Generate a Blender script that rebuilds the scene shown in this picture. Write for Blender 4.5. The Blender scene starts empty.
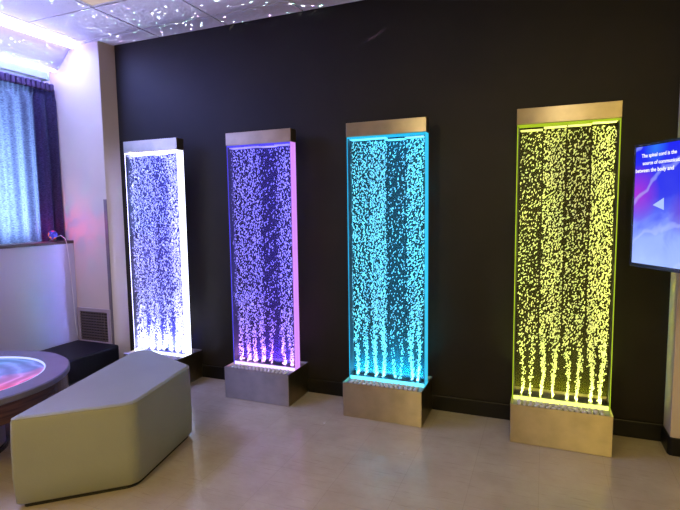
import bpy, bmesh, math, random
import numpy as np
from mathutils import Matrix, Vector
PI = math.pi
SC = bpy.context.scene
COL = SC.collection

# ------------------------------------------------------------------ helpers
def tag(o, label=None, cat=None, group=None, kind=None):
    if label: o['label'] = label
    if cat: o['category'] = cat
    if group: o['group'] = group
    if kind: o['kind'] = kind
    return o

def link(name, bm, mat, parent=None, smooth=False, bevel=0, seg=2):
    me = bpy.data.meshes.new(name)
    bmesh.ops.recalc_face_normals(bm, faces=bm.faces[:])
    bm.to_mesh(me); bm.free()
    me.materials.append(mat)
    if smooth:
        for p in me.polygons: p.use_smooth = True
    o = bpy.data.objects.new(name, me); COL.objects.link(o)
    if parent: o.parent = parent
    if bevel:
        m = o.modifiers.new('bevel', 'BEVEL'); m.width = bevel; m.segments = seg; m.limit_method = 'ANGLE'; m.angle_limit = math.radians(40)
        m.harden_normals = False
    return o

def thing(name, loc, label, cat, rz=0, group=None):
    o = bpy.data.objects.new(name, None); COL.objects.link(o)
    o.location = loc; o.rotation_euler = (0, 0, rz); o.empty_display_size = .1
    return tag(o, label, cat, group)

def bx(bm, x0, x1, y0, y1, z0, z1):
    r = bmesh.ops.create_cube(bm, size=1)
    for v in r['verts']:
        v.co = Vector(((x0+x1)/2 + v.co.x*(x1-x0), (y0+y1)/2 + v.co.y*(y1-y0), (z0+z1)/2 + v.co.z*(z1-z0)))
    return r['verts']
def BOX(*a):
    bm = bmesh.new()
    if isinstance(a[0], (tuple, list)):
        for q in a: bx(bm, *q)
    else: bx(bm, *a)
    return bm

def prism(bm, pts, z0, z1):
    lo = [bm.verts.new((x, y, z0)) for x, y in pts]; hi = [bm.verts.new((x, y, z1)) for x, y in pts]
    n = len(pts)
    bm.faces.new(lo[::-1]); bm.faces.new(hi)
    for i in range(n): bm.faces.new((lo[i], lo[(i+1) % n], hi[(i+1) % n], hi[i]))

def lathe(bm, prof, seg=96):
    rings = []
    for r, z in prof:
        rings.append([bm.verts.new((r*math.cos(2*PI*i/seg), r*math.sin(2*PI*i/seg), z)) for i in range(seg)])
    for a, b in zip(rings, rings[1:]):
        for i in range(seg):
            bm.faces.new((a[i], a[(i+1) % seg], b[(i+1) % seg], b[i]))
    return rings
def capring(bm, ring): bm.faces.new(ring)

def tube(bm, pts, r, seg=8):
    pts = [Vector(p) for p in pts]; prev = None
    for i, p in enumerate(pts):
        d = (pts[min(i+1, len(pts)-1)] - pts[max(i-1, 0)]).normalized()
        a = d.cross(Vector((0, 0, 1))) if abs(d.z) < .95 else d.cross(Vector((0, 1, 0)))
        a.normalize(); b = d.cross(a)
        ring = [bm.verts.new(p + r*(a*math.cos(2*PI*k/seg) + b*math.sin(2*PI*k/seg))) for k in range(seg)]
        if prev:
            for k in range(seg): bm.faces.new((prev[k], prev[(k+1) % seg], ring[(k+1) % seg], ring[k]))
        else: bm.faces.new(ring)
        prev = ring
    bm.faces.new(prev)

def rounded(pts, rads, n=6):
    out = []; N = len(pts)
    for i in range(N):
        rad = rads[i] if isinstance(rads, list) else rads
        p = Vector(pts[i]); a = Vector(pts[i-1]); b = Vector(pts[(i+1) % N])
        da = (a-p).normalized(); db = (b-p).normalized()
        ang = da.angle(db); t = rad/math.tan(ang/2); c = p + (da+db).normalized()*rad/math.sin(ang/2)
        s = p+da*t; e = p+db*t
        a0 = math.atan2(s.y-c.y, s.x-c.x); a1 = math.atan2(e.y-c.y, e.x-c.x)
        d = (a1-a0+PI) % (2*PI)-PI
        for k in range(n+1):
            th = a0+d*k/n; out.append((c.x+rad*math.cos(th), c.y+rad*math.sin(th)))
    return out

# ------------------------------------------------------------------ materials
def newmat(name):
    m = bpy.data.materials.new(name); m.use_nodes = True
    nt = m.node_tree; nt.nodes.clear()
    out = nt.nodes.new('ShaderNodeOutputMaterial')
    return m, nt, out
def N(nt, t, **kw):
    n = nt.nodes.new(t)
    for k, v in kw.items():
        if k in n.inputs: n.inputs[k].default_value = v
        else: setattr(n, k, v)
    return n
def L(nt, a, b): nt.links.new(a, b)
def ramp(nt, fac, stops, interp='LINEAR'):
    r = nt.nodes.new('ShaderNodeValToRGB'); r.color_ramp.interpolation = interp
    while len(r.color_ramp.elements) < len(stops): r.color_ramp.elements.new(.5)
    for e, (p, c) in zip(r.color_ramp.elements, stops):
        e.position = p; e.color = (*c, 1) if len(c) == 3 else c
    L(nt, fac, r.inputs[0]); return r.outputs[0]
def pbr(name, col, rough=.5, metal=0, noise=0, nscale=8, bump=0, bscale=60, spec=.5, coat=0):
    m, nt, out = newmat(name)
    b = N(nt, 'ShaderNodeBsdfPrincipled', Roughness=rough, Metallic=metal)
    b.inputs['Base Color'].default_value = (*col, 1); b.inputs['Specular IOR Level'].default_value = spec
    b.inputs['Coat Weight'].default_value = coat
    tc = N(nt, 'ShaderNodeTexCoord')
    if noise:
        n = N(nt, 'ShaderNodeTexNoise', Scale=nscale, Detail=5.0); L(nt, tc.outputs['Object'], n.inputs['Vector'])
        c = ramp(nt, n.outputs['Fac'], [(.3, tuple(x*(1-noise) for x in col)), (.7, tuple(min(1, x*(1+noise)) for x in col))])
        L(nt, c, b.inputs['Base Color'])
    if bump:
        n = N(nt, 'ShaderNodeTexNoise', Scale=bscale, Detail=4.0); L(nt, tc.outputs['Object'], n.inputs['Vector'])
        bp = N(nt, 'ShaderNodeBump', Strength=bump, Distance=.002); L(nt, n.outputs['Fac'], bp.inputs['Height']); L(nt, bp.outputs[0], b.inputs['Normal'])
    L(nt, b.outputs[0], out.inputs[0]); return m
def emit(name, col, s, base=None):
    m, nt, out = newmat(name)
    e = N(nt, 'ShaderNodeEmission', Strength=s); e.inputs[0].default_value = (*col, 1)
    L(nt, e.outputs[0], out.inputs[0]); return m

M = {}
M['dark_wall'] = pbr('charcoal_paint', (.0125, .0105, .0066), .5, noise=.18, nscale=3, bump=.25, bscale=180, spec=.22)
M['cream_wall'] = pbr('cream_paint', (.56, .48, .35), .55, noise=.05, nscale=2, bump=.15, bscale=150)
M['violet_lit_wall'] = pbr('violet_lit_paint', (.50, .48, .60), .55, noise=.05, nscale=2, bump=.15, bscale=150)  # lavender tint puts the violet light on this wall into the paint
M['black_trim'] = pbr('black_cove_base', (.003, .003, .003), .35, noise=.2, spec=.3)
M['sill'] = pbr('dark_wood_edge', (.07, .05, .045), .4, noise=.2, nscale=20)
M['guard'] = pbr('grey_brown_metal', (.16, .13, .12), .45, noise=.1)
M['white_metal'] = pbr('white_metal', (.7, .7, .68), .4)
M['grey_metal'] = pbr('grey_metal', (.3, .28, .28), .45, metal=.3)
M['vent_shade'] = pbr('vent_shade_dark', (.03, .025, .02), .8)  # for the sheet behind the vent louvres; its dark colour stands for shade
M['black_plastic'] = pbr('black_plastic', (.012, .012, .014), .25)
M['black_vinyl'] = pbr('black_vinyl', (.004, .004, .005), .5, noise=.2, bump=.5, bscale=90, spec=.25)
M['sage_vinyl'] = pbr('sage_vinyl', (.28, .295, .225), .5, noise=.06, nscale=3, bump=.5, bscale=140)
M['rim_grey'] = pbr('grey_laminate', (.17, .16, .2), .38, noise=.1, nscale=12)
M['pedestal'] = pbr('beige_pedestal', (.38, .3, .26), .4, noise=.05)
M['pebble'] = pbr('pebble', (.55, .53, .5), .45, noise=.25, nscale=30)
M['curtain_rail'] = pbr('pale_green_rail', (.42, .5, .5), .4)

def tile_floor():
    m, nt, out = newmat('vinyl_floor_tile')
    tc = N(nt, 'ShaderNodeTexCoord')
    br = N(nt, 'ShaderNodeTexBrick', offset=0.0, Scale=1.0); br.inputs['Mortar Size'].default_value = .0012
    br.inputs['Brick Width'].default_value = .325; br.inputs['Row Height'].default_value = .325
    br.inputs['Color1'].default_value = (.475, .405, .285, 1); br.inputs['Color2'].default_value = (.495, .42, .295, 1); br.inputs['Mortar'].default_value = (.37, .31, .215, 1)
    br.inputs['Mortar Smooth'].default_value = .6
    L(nt, tc.outputs['Object'], br.inputs['Vector'])
    n = N(nt, 'ShaderNodeTexNoise', Scale=5.0, Detail=8.0, Roughness=.65); L(nt, tc.outputs['Object'], n.inputs['Vector'])
    mp = N(nt, 'ShaderNodeMapping'); mp.inputs['Scale'].default_value = (3, 40, 1); mp.inputs['Rotation'].default_value = (0, 0, .5)
    L(nt, tc.outputs['Object'], mp.inputs['Vector'])
    sc = N(nt, 'ShaderNodeTexNoise', Scale=2.0, Detail=5.0); L(nt, mp.outputs[0], sc.inputs['Vector'])
    scr = ramp(nt, sc.outputs['Fac'], [(.30, (.72, .7, .68)), (.40, (1, 1, 1))])
    nr = ramp(nt, n.outputs['Fac'], [(.3, (.84, .82, .8)), (.7, (1.0, 1.0, 1.0))])
    mx = N(nt, 'ShaderNodeMix', data_type='RGBA', blend_type='MULTIPLY'); mx.inputs[0].default_value = 1
    L(nt, br.outputs['Color'], mx.inputs[6]); L(nt, nr, mx.inputs[7])
    mx2 = N(nt, 'ShaderNodeMix', data_type='RGBA', blend_type='MULTIPLY'); mx2.inputs[0].default_value = .6
    L(nt, mx.outputs[2], mx2.inputs[6]); L(nt, scr, mx2.inputs[7])
    b = N(nt, 'ShaderNodeBsdfPrincipled', Roughness=.3); L(nt, mx2.outputs[2], b.inputs['Base Color'])
    rr = ramp(nt, n.outputs['Fac'], [(.3, (.12, .12, .12)), (.7, (.28, .28, .28))]); L(nt, rr, b.inputs['Roughness'])
    n2 = N(nt, 'ShaderNodeTexNoise', Scale=30.0, Detail=3.0); L(nt, tc.outputs['Object'], n2.inputs['Vector'])
    bp = N(nt, 'ShaderNodeBump', Strength=.4, Distance=.003); L(nt, n2.outputs['Fac'], bp.inputs['Height']); L(nt, bp.outputs[0], b.inputs['Normal'])
    L(nt, b.outputs[0], out.inputs[0]); return m
M['floor'] = tile_floor()

def ceiling_mat():
    m, nt, out = newmat('acoustic_tile')
    tc = N(nt, 'ShaderNodeTexCoord')
    n = N(nt, 'ShaderNodeTexVoronoi', Scale=60.0); L(nt, tc.outputs['Object'], n.inputs['Vector'])
    c = ramp(nt, n.outputs['Distance'], [(.05, (.55, .53, .55)), (.22, (.80, .78, .80))])
    b = N(nt, 'ShaderNodeBsdfPrincipled', Roughness=.85); L(nt, c, b.inputs['Base Color'])
    L(nt, b.outputs[0], out.inputs[0]); return m
M['ceiling'] = ceiling_mat()

ROT = .25
def steel(name, col=(.50, .43, .30), rough=.36):
    m, nt, out = newmat(name)
    tc = N(nt, 'ShaderNodeTexCoord'); mp = N(nt, 'ShaderNodeMapping'); mp.inputs['Scale'].default_value = (4, 4, 260)
    L(nt, tc.outputs['Object'], mp.inputs['Vector'])
    n = N(nt, 'ShaderNodeTexNoise', Scale=2.0, Detail=4.0); L(nt, mp.outputs[0], n.inputs['Vector'])
    n2 = N(nt, 'ShaderNodeTexNoise', Scale=9.0, Detail=4.0); L(nt, tc.outputs['Object'], n2.inputs['Vector'])
    c = ramp(nt, n2.outputs['Fac'], [(.3, tuple(x*.85 for x in col)), (.7, tuple(x*1.1 for x in col))])
    b = N(nt, 'ShaderNodeBsdfPrincipled', Metallic=1.0, Roughness=rough); L(nt, c, b.inputs['Base Color'])
    b.inputs['Anisotropic'].default_value = .96; b.inputs['Anisotropic Rotation'].default_value = ROT
    tg = N(nt, 'ShaderNodeCombineXYZ', X=.7071, Y=.7071, Z=0.0); L(nt, tg.outputs[0], b.inputs['Tangent'])
    bp = N(nt, 'ShaderNodeBump', Strength=.08, Distance=.001); L(nt, n.outputs['Fac'], bp.inputs['Height']); L(nt, bp.outputs[0], b.inputs['Normal'])
    L(nt, b.outputs[0], out.inputs[0]); return m
M['steel'] = steel('brushed_steel')

def wood():
    m, nt, out = newmat('glossy_brown_wood')
    tc = N(nt, 'ShaderNodeTexCoord'); mp = N(nt, 'ShaderNodeMapping'); mp.inputs['Scale'].default_value = (2, 2, 30)
    L(nt, tc.outputs['Object'], mp.inputs['Vector'])
    n = N(nt, 'ShaderNodeTexNoise', Scale=3.0, Detail=6.0); L(nt, mp.outputs[0], n.inputs['Vector'])
    c = ramp(nt, n.outputs['Fac'], [(.3, (.045, .018, .010)), (.7, (.13, .055, .026))])
    b = N(nt, 'ShaderNodeBsdfPrincipled', Roughness=.22); L(nt, c, b.inputs['Base Color']); b.inputs['Coat Weight'].default_value = .5
    L(nt, b.outputs[0], out.inputs[0]); return m
M['wood'] = wood()

def pane_mat(name, tint=(1, 1, 1), haze=0.0, hazecol=(1, 1, 1), refl=.3):
    m, nt, out = newmat(name)
    t = N(nt, 'ShaderNodeBsdfTransparent'); t.inputs[0].default_value = (*tint, 1)
    g = N(nt, 'ShaderNodeBsdfGlossy', Roughness=.03)
    fr = N(nt, 'ShaderNodeFresnel', IOR=1.45); ml = N(nt, 'ShaderNodeMath', operation='MULTIPLY'); ml.inputs[1].default_value = refl
    L(nt, fr.outputs[0], ml.inputs[0])
    mx = N(nt, 'ShaderNodeMixShader'); L(nt, ml.outputs[0], mx.inputs[0])
    base = t.outputs[0]
    if haze:
        d = N(nt, 'ShaderNodeBsdfDiffuse'); d.inputs[0].default_value = (*hazecol, 1)
        m2 = N(nt, 'ShaderNodeMixShader'); m2.inputs[0].default_value = haze
        L(nt, t.outputs[0], m2.inputs[1]); L(nt, d.outputs[0], m2.inputs[2]); base = m2.outputs[0]
    L(nt, base, mx.inputs[1]); L(nt, g.outputs[0], mx.inputs[2]); L(nt, mx.outputs[0], out.inputs[0]); return m
M['clear'] = pane_mat('clear_acrylic', refl=.15)
M['glass'] = pane_mat('window_glass')

def bubble_mat(clear):
    m, nt, out = newmat('air_bubble')
    d = N(nt, 'ShaderNodeBsdfDiffuse'); d.inputs[0].default_value = (.92, .92, .92, 1)
    t = N(nt, 'ShaderNodeBsdfTranslucent'); t.inputs[0].default_value = (.92, .92, .92, 1)
    a = N(nt, 'ShaderNodeMixShader'); a.inputs[0].default_value = .45
    L(nt, d.outputs[0], a.inputs[1]); L(nt, t.outputs[0], a.inputs[2])
    g = N(nt, 'ShaderNodeBsdfGlossy', Roughness=.15); mx = N(nt, 'ShaderNodeMixShader'); mx.inputs[0].default_value = .12
    L(nt, a.outputs[0], mx.inputs[1]); L(nt, g.outputs[0], mx.inputs[2])
    tr = N(nt, 'ShaderNodeBsdfTransparent'); m3 = N(nt, 'ShaderNodeMixShader'); m3.inputs[0].default_value = clear
    L(nt, mx.outputs[0], m3.inputs[1]); L(nt, tr.outputs[0], m3.inputs[2]); L(nt, m3.outputs[0], out.inputs[0]); return m
M['tank_dark'] = pbr('dark_acrylic', (.04, .04, .05), .3)
M['bubble'] = bubble_mat(.28); M['foam'] = bubble_mat(0)

def fabric():
    m, nt, out = newmat('curtain_fabric')
    tc = N(nt, 'ShaderNodeTexCoord')
    mp = N(nt, 'ShaderNodeMapping'); mp.inputs['Scale'].default_value = (30, 30, 150); L(nt, tc.outputs['Object'], mp.inputs['Vector'])
    n = N(nt, 'ShaderNodeTexNoise', Scale=2.0, Detail=3.0); L(nt, mp.outputs[0], n.inputs['Vector'])
    c = ramp(nt, n.outputs['Fac'], [(.3, (.04, .06, .13)), (.65, (.25, .34, .54))])
    t = N(nt, 'ShaderNodeBsdfTranslucent'); L(nt, c, t.inputs[0])
    d = N(nt, 'ShaderNodeBsdfDiffuse'); d.inputs[0].default_value = (.055, .035, .075, 1)
    mx = N(nt, 'ShaderNodeMixShader'); mx.inputs[0].default_value = .5
    L(nt, d.outputs[0], mx.inputs[1]); L(nt, t.outputs[0], mx.inputs[2]); L(nt, mx.outputs[0], out.inputs[0]); return m
M['curtain'] = fabric()

# ------------------------------------------------------------------ camera
f_px = 497.6256
r2 = Vector((.92471, .38045, -.01324)); dn = Vector((.02314, -.09089, -.99559)); fw = Vector((-.37998, .92032, -.09285))
cam = bpy.data.objects.new('camera', bpy.data.cameras.new('camera')); COL.objects.link(cam)
Rm = Matrix((r2, -dn, -fw)).transposed().to_4x4(); Rm.translation = Vector((0, 0, 1.4))
cam.matrix_world = Rm; cam.data.sensor_width = 36; cam.data.lens = f_px/680*36; cam.data.clip_start = .05
SC.camera = cam

# ------------------------------------------------------------------ setting
H = 2.81
def struct(name, bm, mat, **k): return tag(link(name, bm, mat, **k), kind='structure')
XR, YF, XL = 3.2, -3.0, -3.9
struct('floor', BOX(-4.3, XR+.1, YF-.1, 3.45, -.08, 0), M['floor'])
struct('wall_back', BOX(-3.444, .674, 3.345, 3.45, 0, H+.05), M['dark_wall'])
# pier beside the dark wall
bm = bmesh.new(); prism(bm, [(-4.3, 3.2), (-3.475, 3.2), (-3.445, 3.344), (-3.445, 3.45), (-4.3, 3.45)], 0, H+.05)
struct('wall_pier', bm, M['cream_wall'], bevel=.005)
# left wall: upper part with the window opening, lower part thicker
struct('wall_left', BOX((-4.16, -4.06, YF, 3.2, 2.50, H+.05), (-4.16, -4.06, 2.98, 3.2, 1.12, 2.50), (-4.16, -4.06, YF, 1.3, 1.12, 2.50),
                        (-4.16, XL, YF, 3.2, 0, 1.122)), M['violet_lit_wall'])
struct('trim_1', BOX(-4.058, XL+.008, YF, 3.198, 1.124, 1.15), M['sill'], bevel=.003)
# sloping soffit over the window
bm = bmesh.new()
pr = [(-4.058, H), (-3.775, H), (-3.955, 2.634), (-4.058, 2.634)]
lo = [bm.verts.new((x, YF, z)) for x, z in pr]; hi = [bm.verts.new((x, 3.198, z)) for x, z in pr]
bm.faces.new(lo); bm.faces.new(hi[::-1])
for i in range(4): bm.faces.new((lo[i], lo[(i+1) % 4], hi[(i+1) % 4], hi[i]))
struct('trim_2', bm, M['violet_lit_wall'])
# right hand pier and enclosure
struct('wall_right', BOX((.674, 1.4, 3.172, 3.45, 0, H+.05), (1.3, XR, 3.3, 3.45, 0, H+.05), (XR, XR+.1, YF, 3.45, 0, H+.05)), M['cream_wall'])
struct('wall_front', BOX(-4.16, XR+.1, YF-.1, YF, 0, H+.05), M['cream_wall'])
# ceiling: tiles with open joints over a dark grid
xs = [-4.14, -3.59, -2.94, -2.29, -1.64, -.99, -.34, .31, .96, 1.61, 2.26, 2.91, XR]
ys = [3.34, 3.14, 2.68, 1.49, .27, -.95, -2.17, YF]
bm = bmesh.new(); g = .006
CL = {(2, 2), (7, 4), (9, 2)}
for i in range(len(xs)-1):
    for j in range(len(ys)-1):
        if i == 2 and j == 2: continue
        x0, x1, y0, y1 = xs[i]+g, xs[i+1]-g, ys[j+1]+g, ys[j]-g
        if i == 0: x0 = xs[0]
        if x0 < -3.46 and y1 > 3.2:
            if x1 > -3.46:
                bx(bm, -3.458, x1, y0, y1, H, H+.03)
            x1 = min(x1, -3.46); y1 = 3.198
        if x1 > .67 and y1 > 3.17: y1 = 3.17
        if y1-y0 > .01: bx(bm, x0, x1, y0, y1, H, H+.03)
bx(bm, -4.16, XR+.1, YF-.1, 3.45, H+.052, H+.1)
struct('ceiling', bm, M['ceiling'])
M['tee'] = pbr('joint_shade_tee', (.14, .13, .17), .5)  # dark colour stands for the shadow in the ceiling joints
bm = bmesh.new()
for x in xs[1:-1]: bx(bm, x-.012, x+.012, YF, 3.17, H+.031, H+.045)
for y in ys[1:-1]: bx(bm, -4.05, XR, y-.012, y+.012, H+.031, H+.045)
struct('trim_3', bm, M['tee'])
# black cove base
def cove(name, pts):
    bm = bmesh.new(); prism(bm, pts, 0, .105); struct(name, bm, M['black_trim'], bevel=.004)
cove('baseboard_back', [(-3.440, 3.343), (-3.440, 3.333), (.672, 3.333), (.672, 3.343)])
arc = [(.674-.012+.03-.03*math.cos(t), 3.172-.012+.03-.03*math.sin(t)) for t in [k*PI/16 for k in range(9)]]
cove('baseboard_right', [(.662, 3.332)] + arc + [(1.4, 3.16), (1.4, 3.170)] + [(.6745, 3.1705), (.672, 3.332)])
# corner guard on the pier
struct('trim_4', BOX((-3.507, -3.473, 3.196, 3.1995, .1, 1.505), (-3.4745, -3.4715, 3.196, 3.199, .1, 1.505)), M['guard'])

# window
w = struct('window_1', BOX((-4.14, -4.09, 1.3, 1.35, 1.152, 2.5), (-4.14, -4.09, 2.93, 2.98, 1.152, 2.5), (-4.14, -4.09, 1.35, 2.93, 2.45, 2.5),
                           (-4.14, -4.09, 1.35, 2.93, 1.152, 1.2), (-4.135, -4.095, 2.14, 2.18, 1.2, 2.45)), M['white_metal'])
tag(link('pane', BOX(-4.118, -4.112, 1.35, 2.93, 1.2, 2.45), M['glass'], parent=w))

# ------------------------------------------------------------------ curtain
def curtain_mesh(y0, y1, z0, z1, x, amp, waves, seed):
    rnd = random.Random(seed); bm = bmesh.new(); nx, nz = 220, 26
    ph = [rnd.uniform(0, 6.28) for _ in range(4)]
    rows = []
    for j in range(nz+1):
        v = j/nz; z = z0+(z1-z0)*v; row = []
        for i in range(nx+1):
            u = i/nx; y = y0+(y1-y0)*u
            a = amp*(1-.35*v)
            d = a*math.sin(2*PI*waves*u+ph[0]+.5*math.sin(3*v+ph[1])) + a*.35*math.sin(2*PI*waves*2.3*u+ph[2]+v)
            if v > .93: d = amp*.55*math.sin(2*PI*waves*3.1*u+ph[3])
            zz = z
            if j == 0: zz = z0+.001*math.sin(2*PI*waves*u+ph[0])
            row.append(bm.verts.new((x+d, y, zz)))
        rows.append(row)
    for a, b in zip(rows, rows[1:]):
        for i in range(nx): bm.faces.new((a[i], a[i+1], b[i+1], b[i]))
    return bm
ct = thing('curtain', (-3.99, 2.2, 1.17), 'dark blue-purple gathered curtain over the window, daylight glowing through it', 'curtain')
def loc(bm, o):
    for v in bm.verts: v.co -= o.location
    return bm
cp = link('fabric', loc(curtain_mesh(1.2, 3.185, 1.1535, 2.46, -4.003, .027, 15, 3), ct), M['curtain'], parent=ct, smooth=True)
hd = bmesh.new()
for k in range(46):
    y = 1.2+k*.0428; bx(hd, -4.012, -3.963, y, y+.036, 2.44, 2.505)
M['header'] = pbr('purple_header', (.05, .025, .075), .6, noise=.3, nscale=20)
h = link('gathered_header', loc(hd, ct), M['header'], parent=ct, bevel=.012)
tag(h, label='dark purple gathered curtain header')
rl = tag(link('curtain_rail', BOX((-4.02, -3.94, 1.2, 3.085, 2.525, 2.59), (-4.03, -3.93, 3.085, 3.095, 2.515, 2.597)), M['curtain_rail'], bevel=.004),
    'pale grey-green boxed rail running above the curtain', 'curtain rail')

# ------------------------------------------------------------------ LED strips over the window
M['led_violet'] = emit('violet_led', (.50, .42, 1.0), 14)
for z, x, lab in ((2.792, -3.745, 'glowing white-violet light strip where ceiling meets the sloping soffit'),
                  (2.622, -3.968, 'glowing white-violet light strip under the soffit above the curtain rail')):
    bm = bmesh.new(); tube(bm, [(x, -1.5, z), (x, .7, z), (x, 3.18, z)], .012, 10)
    tag(link('light_strip', bm, M['led_violet'], smooth=True), lab, 'light strip')

def area(name, loc, d, sx, sy, col, w, spread=180, up=(0, 0, 1)):
    l = bpy.data.lights.new(name, 'AREA'); l.shape = 'RECTANGLE'; l.size = sx; l.size_y = sy
    l.color = col; l.energy = w; l.spread = math.radians(spread)
    o = bpy.data.objects.new(name, l); COL.objects.link(o)
    z = -Vector(d).normalized(); y = Vector(up); x = y.cross(z).normalized(); y = z.cross(x)
    m = Matrix((x, y, z)).transposed().to_4x4(); m.translation = Vector(loc); o.matrix_world = m
    return o
# light given off by the two strips
area('strip_glow', (-3.72, 1.7, 2.77), (.3, 0, 1), .02, 2.9, (.33, .30, 1), 26, up=(0, 1, 0))
area('strip_glow', (-3.735, 1.7, 2.765), (-.5, 0, -1), .02, 2.9, (.24, .17, 1), 9, up=(0, 1, 0))
area('strip_glow', (-3.70, 1.7, 2.77), (0, 0, -1), .02, 2.9, (.24, .36, 1), 36, up=(0, 1, 0))
area('strip_glow', (-3.985, 1.7, 2.625), (-1, 0, -.6), .02, 2.9, (.34, .28, 1), 12, up=(0, 1, 0))
area('strip_glow', (-3.945, 1.7, 2.60), (.45, 0, -1), .02, 2.9, (.26, .30, 1), 20, up=(0, 1, 0))
# daylight outside the window
area('daylight', (-4.6, 2.1, 1.2), (1, 0, .25), 1.9, 1.5, (.50, .64, 1), 260, up=(0, 0, 1))

# ------------------------------------------------------------------ projector orb on the sill, its cable
orb = thing('projector_orb', (-3.924, 3.022, 1.151), 'small glowing pink and orange projector ball on the windowsill', 'projector')
bm = bmesh.new(); lathe(bm, [(.001, 0), (.03, 0), (.034, .006), (.03, .018), (.022, .024), (.001, .024)], 24)
link('stand', bm, M['black_plastic'], parent=orb, smooth=True)
def orbmat():
    m, nt, out = newmat('multicolour_dome'); tc = N(nt, 'ShaderNodeTexCoord')
    v = N(nt, 'ShaderNodeTexVoronoi', Scale=45.0); L(nt, tc.outputs['Object'], v.inputs['Vector'])
    s = N(nt, 'ShaderNodeSeparateColor'); L(nt, v.outputs['Color'], s.inputs[0])
    c = ramp(nt, s.outputs[0], [(0, (.05, .05, .5)), (.3, (.8, .05, .4)), (.55, (1, .25, .1)), (.75, (.1, .1, .9)), (1, (.9, .5, .6))], 'CONSTANT')
    e = N(nt, 'ShaderNodeEmission', Strength=1.0); L(nt, c, e.inputs[0]); L(nt, e.outputs[0], out.inputs[0]); return m
bm = bmesh.new(); bmesh.ops.create_icosphere(bm, subdivisions=3, radius=.036, matrix=Matrix.Translation((0, 0, .058)))
link('dome', bm, orbmat(), parent=orb, smooth=True)
bm = bmesh.new()
tube(bm, [(-3.93, 3.058, 1.185), (-3.915, 3.09, 1.2), (-3.89, 3.112, 1.17), (-3.886, 3.122, 1.12), (-3.887, 3.14, .9), (-3.888, 3.155, .62), (-3.887, 3.158, .42), (-3.885, 3.17, .30), (-3.87, 3.175, .262)], .0028, 8)
tag(link('power_cable', bm, M['white_metal'], smooth=True), 'thin white cable hanging from the projector ball down the wall', 'cable')

def star_light(loc):
    l = bpy.data.lights.new('laser_stars', 'POINT'); l.energy = 200; l.shadow_soft_size = 0; l.use_nodes = True
    nt = l.node_tree; nt.nodes.clear(); out = nt.nodes.new('ShaderNodeOutputLight')
    tc = N(nt, 'ShaderNodeTexCoord')
    v = N(nt, 'ShaderNodeTexVoronoi', Scale=60.0); L(nt, tc.outputs['Normal'], v.inputs['Vector'])
    lt = N(nt, 'ShaderNodeMath', operation='LESS_THAN'); lt.inputs[1].default_value = .18; L(nt, v.outputs['Distance'], lt.inputs[0])
    s = N(nt, 'ShaderNodeSeparateColor'); L(nt, v.outputs['Color'], s.inputs[0])
    c = ramp(nt, s.outputs[0], [(0, (.4, 1, .7)), (.35, (.7, .8, 1)), (.7, (.9, .5, 1)), (.9, (1, 1, 1))], 'CONSTANT')
    e1 = N(nt, 'ShaderNodeEmission'); L(nt, c, e1.inputs[0])
    m1 = N(nt, 'ShaderNodeMath', operation='MULTIPLY'); m1.inputs[1].default_value = 1; L(nt, lt.outputs[0], m1.inputs[0])
    pk = N(nt, 'ShaderNodeMath', operation='GREATER_THAN'); pk.inputs[1].default_value = .35; L(nt, s.outputs[1], pk.inputs[0]); L(nt, pk.outputs[0], m1.inputs[1])
    # the laser beams do not spread, so no falloff; the orb throws them upward only
    fo = N(nt, 'ShaderNodeLightFalloff', Strength=2.6); sp = N(nt, 'ShaderNodeSeparateXYZ'); L(nt, tc.outputs['Normal'], sp.inputs[0])
    up = N(nt, 'ShaderNodeMath', operation='GREATER_THAN'); up.inputs[1].default_value = .4; L(nt, sp.outputs[2], up.inputs[0])
    m2 = N(nt, 'ShaderNodeMath', operation='MULTIPLY'); L(nt, m1.outputs[0], m2.inputs[0]); L(nt, up.outputs[0], m2.inputs[1])
    m3 = N(nt, 'ShaderNodeMath', operation='MULTIPLY'); L(nt, m2.outputs[0], m3.inputs[0]); L(nt, fo.outputs['Constant'], m3.inputs[1]); L(nt, m3.outputs[0], e1.inputs[1])
    n = N(nt, 'ShaderNodeTexNoise', Scale=2.2, Detail=3.0); L(nt, tc.outputs['Normal'], n.inputs['Vector'])
    c2 = ramp(nt, n.outputs['Fac'], [(.38, (.1, .02, .5)), (.5, (.9, .02, .25)), (.6, (.3, .05, .9)), (.7, (.05, .3, .5))])
    e2 = N(nt, 'ShaderNodeEmission', Strength=.016); L(nt, c2, e2.inputs[0])
    ad = N(nt, 'ShaderNodeAddShader'); L(nt, e1.outputs[0], ad.inputs[0]); L(nt, e2.outputs[0], ad.inputs[1]); L(nt, ad.outputs[0], out.inputs[0])
    o = bpy.data.objects.new('laser_stars', l); COL.objects.link(o); o.location = loc
star_light((-3.87, 2.94, 1.27))

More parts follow.
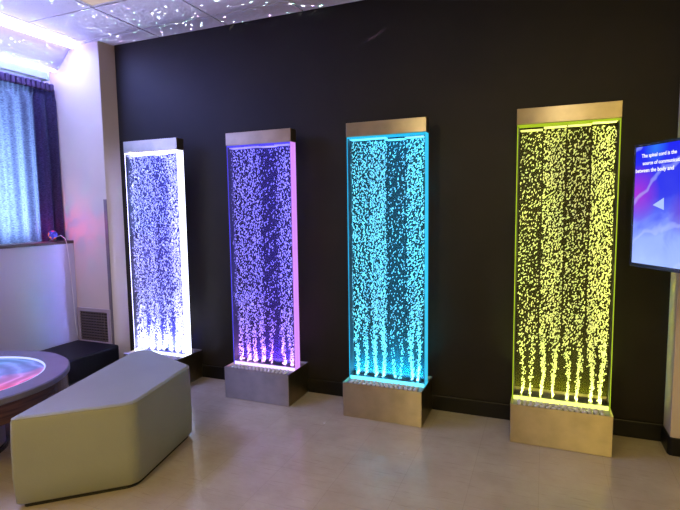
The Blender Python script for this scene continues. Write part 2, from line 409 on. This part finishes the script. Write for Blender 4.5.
# ------------------------------------------------------------------ vent on the pier
vt = thing('wall_vent', (-3.695, 3.2, .22), 'beige framed wall vent with dark louvres low beside the black bench', 'vent')
x0, x1, z0, z1 = -3.893, -3.497, .222, .547
def rel(bm, o):
    for v in bm.verts: v.co -= o.location
    return bm
M['vent'] = pbr('vent_beige', (.36, .3, .27), .5)
link('frame', rel(BOX((x0, x1, 3.186, 3.199, z1-.03, z1), (x0, x1, 3.186, 3.199, z0, z0+.03), (x0, x0+.035, 3.186, 3.199, z0+.03, z1-.03), (x1-.035, x1, 3.186, 3.199, z0+.03, z1-.03)), vt), M['vent'], parent=vt, bevel=.002)
link('backing', rel(BOX(x0+.035, x1-.035, 3.196, 3.1995, z0+.03, z1-.03), vt), M['vent_shade'], parent=vt)
M['louvre'] = pbr('louvre', (.10, .075, .055), .5)
nl = 11
for k in range(nl):
    z = z0+.042+k*(z1-z0-.075)/(nl-1)
    bm = bmesh.new(); vs = bx(bm, x0+.036, x1-.036, 3.188, 3.194, z-.008, z+.004)
    link('louvre', rel(bm, vt), M['louvre'], parent=vt)
for k in range(9):
    x = x0+.07+k*.032
    link('upright_bar', rel(BOX(x-.002, x+.002, 3.1855, 3.188, z0+.031, z1-.031), vt), M['louvre'], parent=vt)

# ------------------------------------------------------------------ bubble walls
ICO = bmesh.new(); bmesh.ops.create_icosphere(ICO, subdivisions=1, radius=1)
IV = np.array([v.co[:] for v in ICO.verts]); IF = np.array([[v.index for v in fc.verts] for fc in ICO.faces]); ICO.free()
ZB, ZT = .246, 1.845
def bubbles(name, parent, seed, dens, streams, size, tilt):
    rng = np.random.default_rng(seed)
    P, S, A, B = [], [], [], []
    ch = [(-.253+.1265*k+.004, -.253+.1265*(k+1)-.004) for k in range(4)]
    for k, (a, b) in enumerate(ch):
        n = int(1600*dens[k])
        # evenly spread flecks (low-discrepancy sequence with a little jitter)
        i = np.arange(n)+seed*7+k*131
        uz = (i*.7548776662+rng.normal(0, .004, n)) % 1; ux = (i*.5698402910+rng.normal(0, .045, n)) % 1
        z = ZB+.006+(ZT-ZB-.012)*uz
        low = rng.random(n) < .12
        z = np.where(low, ZB+.006+.5*rng.random(n)**1.3, z)
        st = np.array(streams[k])[rng.integers(0, len(streams[k]), n)]
        c = a+(b-a)*st
        t = np.clip((z-ZB)/(.55+.25*rng.random(n)), 0, 1)
        wob = .006*np.sin(z*14+st*9+seed)
        x_s = c+wob+rng.normal(0, 1, n)*(.0035+.03*t**1.6)
        x_u = a+(b-a)*ux
        x = np.where((t > .5) & (rng.random(n) < np.clip((t-.5)*2, 0, 1)) | (x_s < a) | (x_s > b), np.where(t > .3, x_u, c+wob), x_s)
        x = np.clip(x, a+.003, b-.003)
        y = -.031+.054*rng.random(n)
        P.append(np.c_[x, y, z])
        s = size*1.02*(.7+.6*rng.random(n))
        S.append(np.c_[s, s, s*(1.5+2.0*rng.random(n)*(.3+.7*t))])
        A.append(rng.normal(tilt[k], .5, n)*(.35+.65*t)); B.append(rng.uniform(-.6, .6, n))
    P, S, A, B = map(np.concatenate, (P, S, A, B)); n = len(P)
    V = IV[None]*S[:, None, :]
    cb, sb = np.cos(B)[:, None], np.sin(B)[:, None]; y = V[..., 1]*cb-V[..., 2]*sb; z = V[..., 1]*sb+V[..., 2]*cb; V[..., 1] = y; V[..., 2] = z
    ca, sa = np.cos(A)[:, None], np.sin(A)[:, None]; x = V[..., 0]*ca+V[..., 2]*sa; z = -V[..., 0]*sa+V[..., 2]*ca; V[..., 0] = x; V[..., 2] = z
    V = V+P[:, None, :]
    V[..., 1] = np.clip(V[..., 1], -.0335, .0255)
    F = (IF[None]+(np.arange(n)*len(IV))[:, None, None]).reshape(-1, 3); V = V.reshape(-1, 3)
    me = bpy.data.meshes.new(name); me.vertices.add(len(V)); me.vertices.foreach_set('co', V.ravel().astype(np.float32))
    me.loops.add(F.size); me.loops.foreach_set('vertex_index', F.ravel().astype(np.int32))
    me.polygons.add(len(F)); me.polygons.foreach_set('loop_start', np.arange(0, F.size, 3, dtype=np.int32))
    me.polygons.foreach_set('use_smooth', np.ones(len(F), bool)); me.update(calc_edges=True); me.validate()
    me.materials.append(M['bubble'])
    o = bpy.data.objects.new(name, me); COL.objects.link(o); o.parent = parent; o['kind'] = 'stuff'
    return o

def peb(seed):
    rnd = random.Random(seed); bm = bmesh.new(); bmesh.ops.create_icosphere(bm, subdivisions=2, radius=1)
    a, b, c = rnd.uniform(.013, .019), rnd.uniform(.010, .014), rnd.uniform(.006, .009)
    for v in bm.verts:
        n = 1+.1*math.sin(v.co.x*3+seed)+.08*math.cos(v.co.y*4+seed*2)
        v.co = Vector((v.co.x*a*n, v.co.y*b*n, v.co.z*c))
    me = bpy.data.meshes.new('pebble'); bm.to_mesh(me); bm.free(); me.materials.append(M['pebble'])
    for p in me.polygons: p.use_smooth = True
    return me
PEB = [peb(s) for s in range(6)]

def bubble_wall(xc, label, word, edge_l, edge_r, edge_b, s_l, s_r, s_b, side_col, side_w, bot_col, bot_w, top_w, haze, hazecol, dens, streams, tilt, size, seed, surf):
    t = thing('bubble_wall', (xc, 3.18, 0), label, 'bubble wall', group=None)
    # steel base with a recessed tray top
    bm = bmesh.new(); bx(bm, -.27, .27, -.16, .16, 0, .235)
    top = [f for f in bm.faces if f.normal.z > .9 or all(v.co.z > .2 for v in f.verts)][0]
    bmesh.ops.inset_region(bm, faces=[top], thickness=.010)
    for v in top.verts: v.co.z -= .017
    link('base', bm, M['steel'], parent=t, bevel=.0025)
    link('tray', BOX(-.258, .258, -.148, .148, .2185, .2205), M['grey_metal'], parent=t)
    mb = pane_mat('back_'+word, (.85, .85, .85), haze, hazecol, .08)
    link('front_panel', BOX(-.258, .258, -.040, -.035, .246, 1.862), M['clear'], parent=t)
    link('back_panel', BOX(-.258, .258, .027, .032, .246, 1.862), mb, parent=t)
    for k in (1, 2, 3):
        x = -.253+.1265*k
        link('divider', BOX(x-.0015, x+.0015, -.0345, .0265, .2465, 1.85), M['clear'], parent=t)
    ml, mr, mbt = emit('edge_l_'+word, edge_l, s_l), emit('edge_r_'+word, edge_r, s_r), emit('edge_b_'+word, edge_b, s_b)
    link('edge_light', BOX(-.267, -.2618, -.040, .032, .222, 1.871), ml, parent=t)
    link('edge_light', BOX(.2618, .267, -.040, .032, .222, 1.871), mr, parent=t)
    link('edge_light', BOX(-.2585, .2585, -.040, -.0355, .222, .2455), mbt, parent=t)
    link('tank_floor', BOX(-.2585, .2585, -.0350, .032, .222, .2435), M['tank_dark'], parent=t)
    for sx in (-1, 1): link('glow_blocker', BOX(sx*.2603-.0012, sx*.2603+.0012, -.040, .032, .246, 1.862), M['tank_dark'], parent=t)  # dark panels added to block the edge lights' glow on the inside
    link('edge_light', BOX(-.2585, .2585, -.040, .032, 1.863, 1.871), ml, parent=t)
    for k in range(4):
        x = -.253+.1265*k
        link('water_surface', BOX(x+.003, x+.1235, -.033, .025, surf[k], surf[k]+.005), M['foam'], parent=t)
    bubbles('bubbles', t, seed, dens, streams, size, tilt)
    link('cap', BOX(-.27, .27, -.046, .038, 1.8725, 1.963), M['steel'], parent=t, bevel=.002)
    for sx in (-1, 1):
        area('tank_edge_lamp', (xc+sx*.2565, 3.176, 1.05), (-sx, 0, 0), .05, 1.6, side_col, side_w*.68, spread=20)
    area('tank_base_lamp', (xc, 3.176, .249), (0, 0, 1), .5, .05, bot_col, bot_w, spread=110, up=(0, 1, 0))
    area('tank_top_lamp', (xc, 3.176, 1.861), (0, 0, -1), .5, .05, side_col, top_w, spread=110, up=(0, 1, 0))
    rnd = random.Random(seed)
    for r, (yy, n) in enumerate(((3.052, 15), (3.079, 14), (3.106, 15))):
        for k in range(n):
            o = bpy.data.objects.new('pebble', PEB[rnd.randrange(6)]); COL.objects.link(o)
            o.location = (xc-.236+(k+.5)*.472/n+rnd.uniform(-.001, .001), yy+rnd.uniform(-.001, .001), .2295)
            o.rotation_euler = (0, 0, rnd.uniform(-.25, .25)); o.scale = (.82, .82, 1)
            tag(o, 'small pale pebble in the steel tray in front of the '+word+' bubble wall', 'pebble', 'pebbles in the tray of the '+word+' bubble wall')
    return t

ST = [(.3, .75), (.25, .75), (.3, .8), (.25, .7)]
bubble_wall(-2.918, 'tall narrow bubble wall lit white-blue, nearest the pale corner', 'white-blue lit',
    (.55, .55, 1), (.75, .78, 1), (.75, .8, 1), 5.0, 2.6, 2.5, (.34, .36, 1), 11, (.62, .66, 1), 16, 4,
    .35, (.06, .07, .9), (.95, 1.0, .6, 1.6), [(.15, .6), (.2, .8), (.3, .7), (.3, .7)], (0, .1, 0, .1), .0027, 11, (1.846, 1.848, 1.845, 1.852))
bubble_wall(-1.925, 'tall bubble wall glowing deep violet with a pink right edge', 'violet lit',
    (.12, .10, 1), (.75, .30, 1), (.75, .55, 1), 1.0, 1.0, 1.8, (.17, .15, 1), 7, (.75, .28, .9), 4, 1.0,
    .14, (.10, .08, .8), (.85, .85, .22, .8), [(.3, .8), (.25, .8), (.4,), (.2, .7)], (.1, .1, .2, 0), .0026, 22, (1.850, 1.852, 1.848, 1.853))
bubble_wall(-.970, 'tall bubble wall glowing bright cyan, between the violet and yellow ones', 'cyan lit',
    (.03, .60, 1), (.05, .68, 1), (.15, .8, 1), .9, .9, 2.0, (.05, .62, .95), 9, (.10, .78, 1), 6, 2.5,
    .25, (.01, .22, .40), (.85, 1.45, .3, 1.0), [(.25, .8), (.3, .8), (.3, .75), (.3, .7)], (-.2, .1, .2, .5), .0027, 33, (1.852, 1.853, 1.838, 1.845))
bubble_wall(.103, 'tall bubble wall glowing yellow-green, beside the screen', 'yellow-green lit',
    (.55, .75, .03), (.55, .75, .03), (.9, .95, .2), .75, .75, 1.8, (.68, .74, .10), 7, (.85, .95, .15), 5, 2.5,
    .03, (.35, .33, .05), (.5, 1.15, .72, 1.4), [(.3, .75), (.2, .75), (.3, .8), (.3, .75)], (.4, .35, .45, .2), .0028, 44, (1.838, 1.848, 1.849, 1.856))

# ------------------------------------------------------------------ sage bench
pts = [(-2.287, 1.462), (-1.880, 1.825), (-2.008, 2.42), (-2.628, 2.66)]
cx, cy = -2.25, 2.1
bn = thing('bench', (cx, cy, 0), 'large sage-grey padded bench with slanting ends, in front of the round glowing table', 'bench')
loc_pts = [(x-cx, y-cy) for x, y in pts]
def inset(ps, d):
    out = []
    for i in range(len(ps)):
        p = Vector(ps[i]); a = (Vector(ps[i-1])-p).normalized(); b = (Vector(ps[(i+1) % len(ps)])-p).normalized()
        out.append(tuple(p+(a+b).normalized()*d/math.sin(a.angle(b)/2)))
    return out
bm = bmesh.new()
rd = [.018, .085, .07, .07]; n = 36
rings = []
for z, d in ((.022, .006), (.03, 0.0), (.15, -.004), (.30, -.003), (.425, 0.0), (.437, .003), (.445, .009), (.450, .018)):
    q = rounded(inset(loc_pts, d), rd, 8); rings.append([bm.verts.new((x, y, z)) for x, y in q])
for a, b in zip(rings, rings[1:]):
    for i in range(n): bm.faces.new((a[i], a[(i+1) % n], b[(i+1) % n], b[i]))
bm.faces.new(rings[0]); bm.faces.new(rings[-1])
b_ = link('upholstery', bm, M['sage_vinyl'], parent=bn, smooth=True)
b_.data.polygons[-1].use_smooth = False; b_.data.polygons[-2].use_smooth = False
bm = bmesh.new(); prism(bm, rounded(inset(loc_pts, .018), rd, 8), 0, .022)
link('plinth', bm, M['black_plastic'], parent=bn)
# seam piping round the top
bm = bmesh.new(); q = rounded(inset(loc_pts, .0035), rd, 8); q.append(q[0]); q.append(q[1])
tube(bm, [(x, y, .439) for x, y in q], .0032, 6); link('piping', bm, M['sage_vinyl'], parent=bn, smooth=True)

# ------------------------------------------------------------------ black corner bench
cb = thing('corner_bench', (-3.66, 2.45, 0), 'low black padded bench along the pale wall under the vent', 'bench')
link('seat_pad', BOX(-.235, .262, -1.25, .73, .06, .25), M['black_vinyl'], parent=cb, bevel=.018, seg=4)
link('plinth', BOX(-.22, .22, -1.235, .72, 0, .06), M['black_plastic'], parent=cb)

# ------------------------------------------------------------------ round table
tb = thing('light_table', (-3.13, 1.744, 0), 'round wooden table with a glowing blue and pink top, cut by the left frame edge', 'table')
bm = bmesh.new(); rr_ = lathe(bm, [(.442, .434), (.442, .446), (.446, .450), (.567, .450), (.575, .444), (.575, .418), (.567, .412), (.442, .412), (.442, .434)])
link('rim', bm, M['rim_grey'], parent=tb)
def tabletop():
    m, nt, out = newmat('glowing_sand_surface'); tc = N(nt, 'ShaderNodeTexCoord')
    n = N(nt, 'ShaderNodeTexNoise', Scale=3.2, Detail=5.0, Distortion=1.5); L(nt, tc.outputs['Object'], n.inputs['Vector'])
    s = N(nt, 'ShaderNodeSeparateXYZ'); L(nt, tc.outputs['Object'], s.inputs[0])
    # pink side faces the camera, blue side faces the window
    a = N(nt, 'ShaderNodeMath', operation='MULTIPLY'); a.inputs[1].default_value = -.5; L(nt, s.outputs[1], a.inputs[0])
    b = N(nt, 'ShaderNodeMath', operation='MULTIPLY_ADD'); b.inputs[1].default_value = 1.3; L(nt, s.outputs[0], b.inputs[0]); L(nt, a.outputs[0], b.inputs[2])
    c = N(nt, 'ShaderNodeMath', operation='MULTIPLY_ADD'); c.inputs[1].default_value = .5; L(nt, n.outputs['Fac'], c.inputs[0]); L(nt, b.outputs[0], c.inputs[2])
    col = ramp(nt, c.outputs[0], [(0, (.18, .30, .80)), (.32, (.24, .26, .85)), (.5, (.55, .24, .72)), (.68, (.85, .18, .5))])
    w = N(nt, 'ShaderNodeTexWave', wave_type='RINGS', rings_direction='SPHERICAL', Scale=5.0, Distortion=6.0, Detail=2.0); L(nt, tc.outputs['Object'], w.inputs['Vector'])
    wr = ramp(nt, w.outputs['Fac'], [(0, (.75, .75, .75)), (.8, (1, 1, 1)), (1, (1.25, 1.25, 1.25))])
    mx = N(nt, 'ShaderNodeMix', data_type='RGBA', blend_type='MULTIPLY'); mx.inputs[0].default_value = 1; L(nt, col, mx.inputs[6]); L(nt, wr, mx.inputs[7])
    e = N(nt, 'ShaderNodeEmission', Strength=1.1); L(nt, mx.outputs[2], e.inputs[0]); L(nt, e.outputs[0], out.inputs[0]); return m
bm = bmesh.new(); r_ = lathe(bm, [(.435, .424), (.435, .436)]); capring(bm, r_[0]); capring(bm, r_[1])
link('glowing_surface', bm, tabletop(), parent=tb)
bm = bmesh.new(); lathe(bm, [(.436, .43), (.436, .447), (.4415, .447), (.4415, .43), (.436, .43)])
link('rim_highlight', bm, emit('highlight_glow', (.45, .5, 1), 1.6), parent=tb, smooth=False)  # glowing ring stands for the bright highlight along the rim's inner edge
bm = bmesh.new(); r_ = lathe(bm, [(.555, .30), (.562, .305), (.562, .4115), (.40, .4115), (.40, .30), (.555, .30)])
o = link('apron', bm, M['wood'], parent=tb)
bm = bmesh.new(); r_ = lathe(bm, [(.21, .03), (.21, .38), (.39, .40), (.39, .411)], 48); capring(bm, r_[0]); capring(bm, r_[-1]); link('pedestal', bm, M['pedestal'], parent=tb)
bm = bmesh.new(); r_ = lathe(bm, [(.205, 0), (.222, 0), (.222, .026), (.212, .03), (.205, .03)], 48); capring(bm, r_[0]); capring(bm, r_[-1]); link('foot_ring', bm, M['black_plastic'], parent=tb)

area('table_glow', (-3.118, 1.748, .46), (0, 0, 1), .55, .55, (.38, .40, 1), 5, up=(0, 1, 0))

# ------------------------------------------------------------------ screen
tv = thing('television', (.405, 2.9, 1.09), 'flat screen showing purple and blue science slide with white caption', 'screen', rz=math.atan2(-.86393, .50356))
W, Hh = 1.07, .605
link('housing', BOX((0, W, .004, .045, 0, Hh),), M['black_plastic'], parent=tv, bevel=.006)
link('bezel', BOX((0, .011, -.002, .006, 0, Hh), (W-.011, W, -.002, .006, 0, Hh), (.011, W-.011, -.002, .006, Hh-.013, Hh), (.011, W-.011, -.002, .006, 0, .019)), M['black_plastic'], parent=tv, bevel=.0015)
def screenmat():
    m, nt, out = newmat('slide'); tc = N(nt, 'ShaderNodeTexCoord'); s = N(nt, 'ShaderNodeSeparateXYZ'); L(nt, tc.outputs['Object'], s.inputs[0])
    n = N(nt, 'ShaderNodeTexNoise', Scale=7.0, Detail=4.0, Distortion=.6); L(nt, tc.outputs['Object'], n.inputs['Vector'])
    a = N(nt, 'ShaderNodeMath', operation='MULTIPLY_ADD'); a.inputs[1].default_value = .22; L(nt, n.outputs['Fac'], a.inputs[0]); L(nt, s.outputs[2], a.inputs[2])
    col = ramp(nt, a.outputs[0], [(.12, (.38, .52, 1)), (.24, (.30, .42, 1)), (.36, (.10, .14, .85)), (.48, (.04, .05, .75)), (.70, (.015, .02, .80))])
    # magenta patch on the left and violet one near the centre
    def blob(cx, cz, r, c, src):
        v = N(nt, 'ShaderNodeVectorMath', operation='DISTANCE'); v.inputs[1].default_value = (cx, 0, cz); L(nt, tc.outputs['Object'], v.inputs[0])
        f = ramp(nt, v.outputs['Value'], [(0, (.85, .85, .85)), (r, (0, 0, 0))])
        mx = N(nt, 'ShaderNodeMix', data_type='RGBA'); L(nt, f, mx.inputs[0]); L(nt, src, mx.inputs[6]); mx.inputs[7].default_value = (*c, 1); return mx.outputs[2]
    col = blob(.03, .36, .15, (.42, .03, .60), col); col = blob(.33, .27, .11, (.16, .04, .55), col); col = blob(.14, .58, .08, (.03, .20, .85), col)
    # pale nerve-like threads
    mp = N(nt, 'ShaderNodeMapping'); mp.inputs['Rotation'].default_value = (0, .5, 0); L(nt, tc.outputs['Object'], mp.inputs[0])
    w = N(nt, 'ShaderNodeTexWave', wave_type='BANDS', bands_direction='Z', Scale=1.6, Distortion=5.0, Detail=3.0); w.inputs['Detail Scale'].default_value = 2.5; L(nt, mp.outputs[0], w.inputs['Vector'])
    f = ramp(nt, w.outputs['Fac'], [(.94, (0, 0, 0)), (1, (.35, .35, .35))])
    mx = N(nt, 'ShaderNodeMix', data_type='RGBA'); L(nt, f, mx.inputs[0]); L(nt, col, mx.inputs[6]); mx.inputs[7].default_value = (.5, .6, 1, 1)
    e = N(nt, 'ShaderNodeEmission', Strength=1.15); L(nt, mx.outputs[2], e.inputs[0]); L(nt, e.outputs[0], out.inputs[0]); return m
sc_ = link('display', BOX(.0112, W-.0112, .000, .003, .0192, Hh-.0132), screenmat(), parent=tv)
M['white_px'] = emit('caption_white', (1, 1, 1), 1.1)
def caption(txt, u, z, size):
    c = bpy.data.curves.new('txt', 'FONT'); c.body = txt; c.size = size; c.offset = .00045; c.extrude = .0002
    o = bpy.data.objects.new('txt', c); COL.objects.link(o)
    dg = bpy.context.evaluated_depsgraph_get(); me = bpy.data.meshes.new_from_object(o.evaluated_get(dg))
    bpy.data.objects.remove(o); me.materials.clear(); me.materials.append(M['white_px'])
    t = bpy.data.objects.new('caption_line', me); COL.objects.link(t); t.parent = sc_
    t.location = (u, -.0006, z); t.rotation_euler = (PI/2, 0, 0)
caption('The spinal cord is the', .052, 1.628-1.09, .0245)
caption('source of communication', .060, 1.592-1.09, .0245)
caption('between the body and', .014, 1.557-1.09, .0265)
bm = bmesh.new()
for y in (-.0012, -.0004):
    pass
tri = [(.137, .307), (.203, .340), (.206, .284)]
a = [bm.verts.new((x, -.0012, z)) for x, z in tri]; b = [bm.verts.new((x, -.0003, z)) for x, z in tri]
bm.faces.new(a); bm.faces.new(b[::-1])
for i in range(3): bm.faces.new((a[i], b[i], b[(i+1) % 3], a[(i+1) % 3]))
tag(link('arrow_mark', bm, emit('arrow_pale', (.45, .6, 1), 1.0), parent=sc_), label='pale triangular arrow')
# mount from the pier to the back of the screen (built in world coordinates, then brought into the screen's frame)
bpy.context.view_layer.update()
inv = (Matrix.Translation(tv.location) @ Matrix.Rotation(tv.rotation_euler.z, 4, 'Z')).inverted()
bm = bmesh.new()
c = Vector((.405, 2.9, 1.39)) + .56*Vector((.50356, -.86393, 0)) + .05*Vector((.86393, .50356, 0))
tube(bm, [tuple(c), (.86, 2.75, 1.39), (1.0, 3.15, 1.39)], .022, 10)
bx(bm, .94, 1.06, 3.15, 3.171, 1.25, 1.53)
bmesh.ops.transform(bm, matrix=inv, verts=bm.verts)
bx(bm, .46, .66, .0455, .056, .2, .4)
link('wall_mount', bm, M['black_plastic'], parent=tv)

# ------------------------------------------------------------------ ceiling lights
M['warm_panel'] = emit('warm_diffuser', (1, .78, .74), .62)
cl = thing('ceiling_light', (-2.615, 2.085, H), 'dim peach square light panel set among ceiling tiles, cut by top edge', 'ceiling light')
link('diffuser', BOX(-.30, .30, -.57, .57, .004, .02), M['warm_panel'], parent=cl)
link('frame', BOX((-.319, -.301, -.589, .589, 0, .022), (.301, .319, -.589, .589, 0, .022), (-.301, .301, .571, .589, 0, .022), (-.301, .301, -.589, -.571, 0, .022)), M['white_metal'], parent=cl)
area('room_lamp', (.9, -1.4, 2.79), (0, 0, -1), .6, 1.2, (1, .75, .20), 70, up=(0, 1, 0))
area('room_lamp', (-1.6, -1.6, 2.79), (0, 0, -1), .6, 1.2, (1, .76, .22), 52, up=(0, 1, 0))
def spot(loc, tgt, w, col, size=.05, ang=70):
    l = bpy.data.lights.new('downlight', 'SPOT'); l.energy = w; l.color = col; l.shadow_soft_size = size; l.spot_size = math.radians(ang); l.spot_blend = .8
    o = bpy.data.objects.new('downlight', l); COL.objects.link(o); o.location = loc
    o.rotation_euler = (Vector(tgt)-Vector(loc)).to_track_quat('-Z', 'Y').to_euler()
spot((.17, -.4, 2.6), (.1, 3.0, .9), 55, (1, .8, .45), .02)
spot((-1.5, -.4, 2.6), (-1.2, 3.0, .4), 38, (1, .82, .5), .02)

wd = bpy.data.worlds.new('world'); SC.world = wd; wd.use_nodes = True
bg = wd.node_tree.nodes['Background']; bg.inputs[0].default_value = (.55, .72, 1, 1); bg.inputs[1].default_value = 1.5

SC.view_settings.view_transform = 'Standard'; SC.view_settings.look = 'None'; SC.view_settings.gamma = 1
SC.view_settings.use_curve_mapping = False; SC.view_settings.exposure = 0
SC.cycles.caustics_reflective = False; SC.cycles.caustics_refractive = False
SC.cycles.transparent_max_bounces = 64; SC.cycles.max_bounces = 8
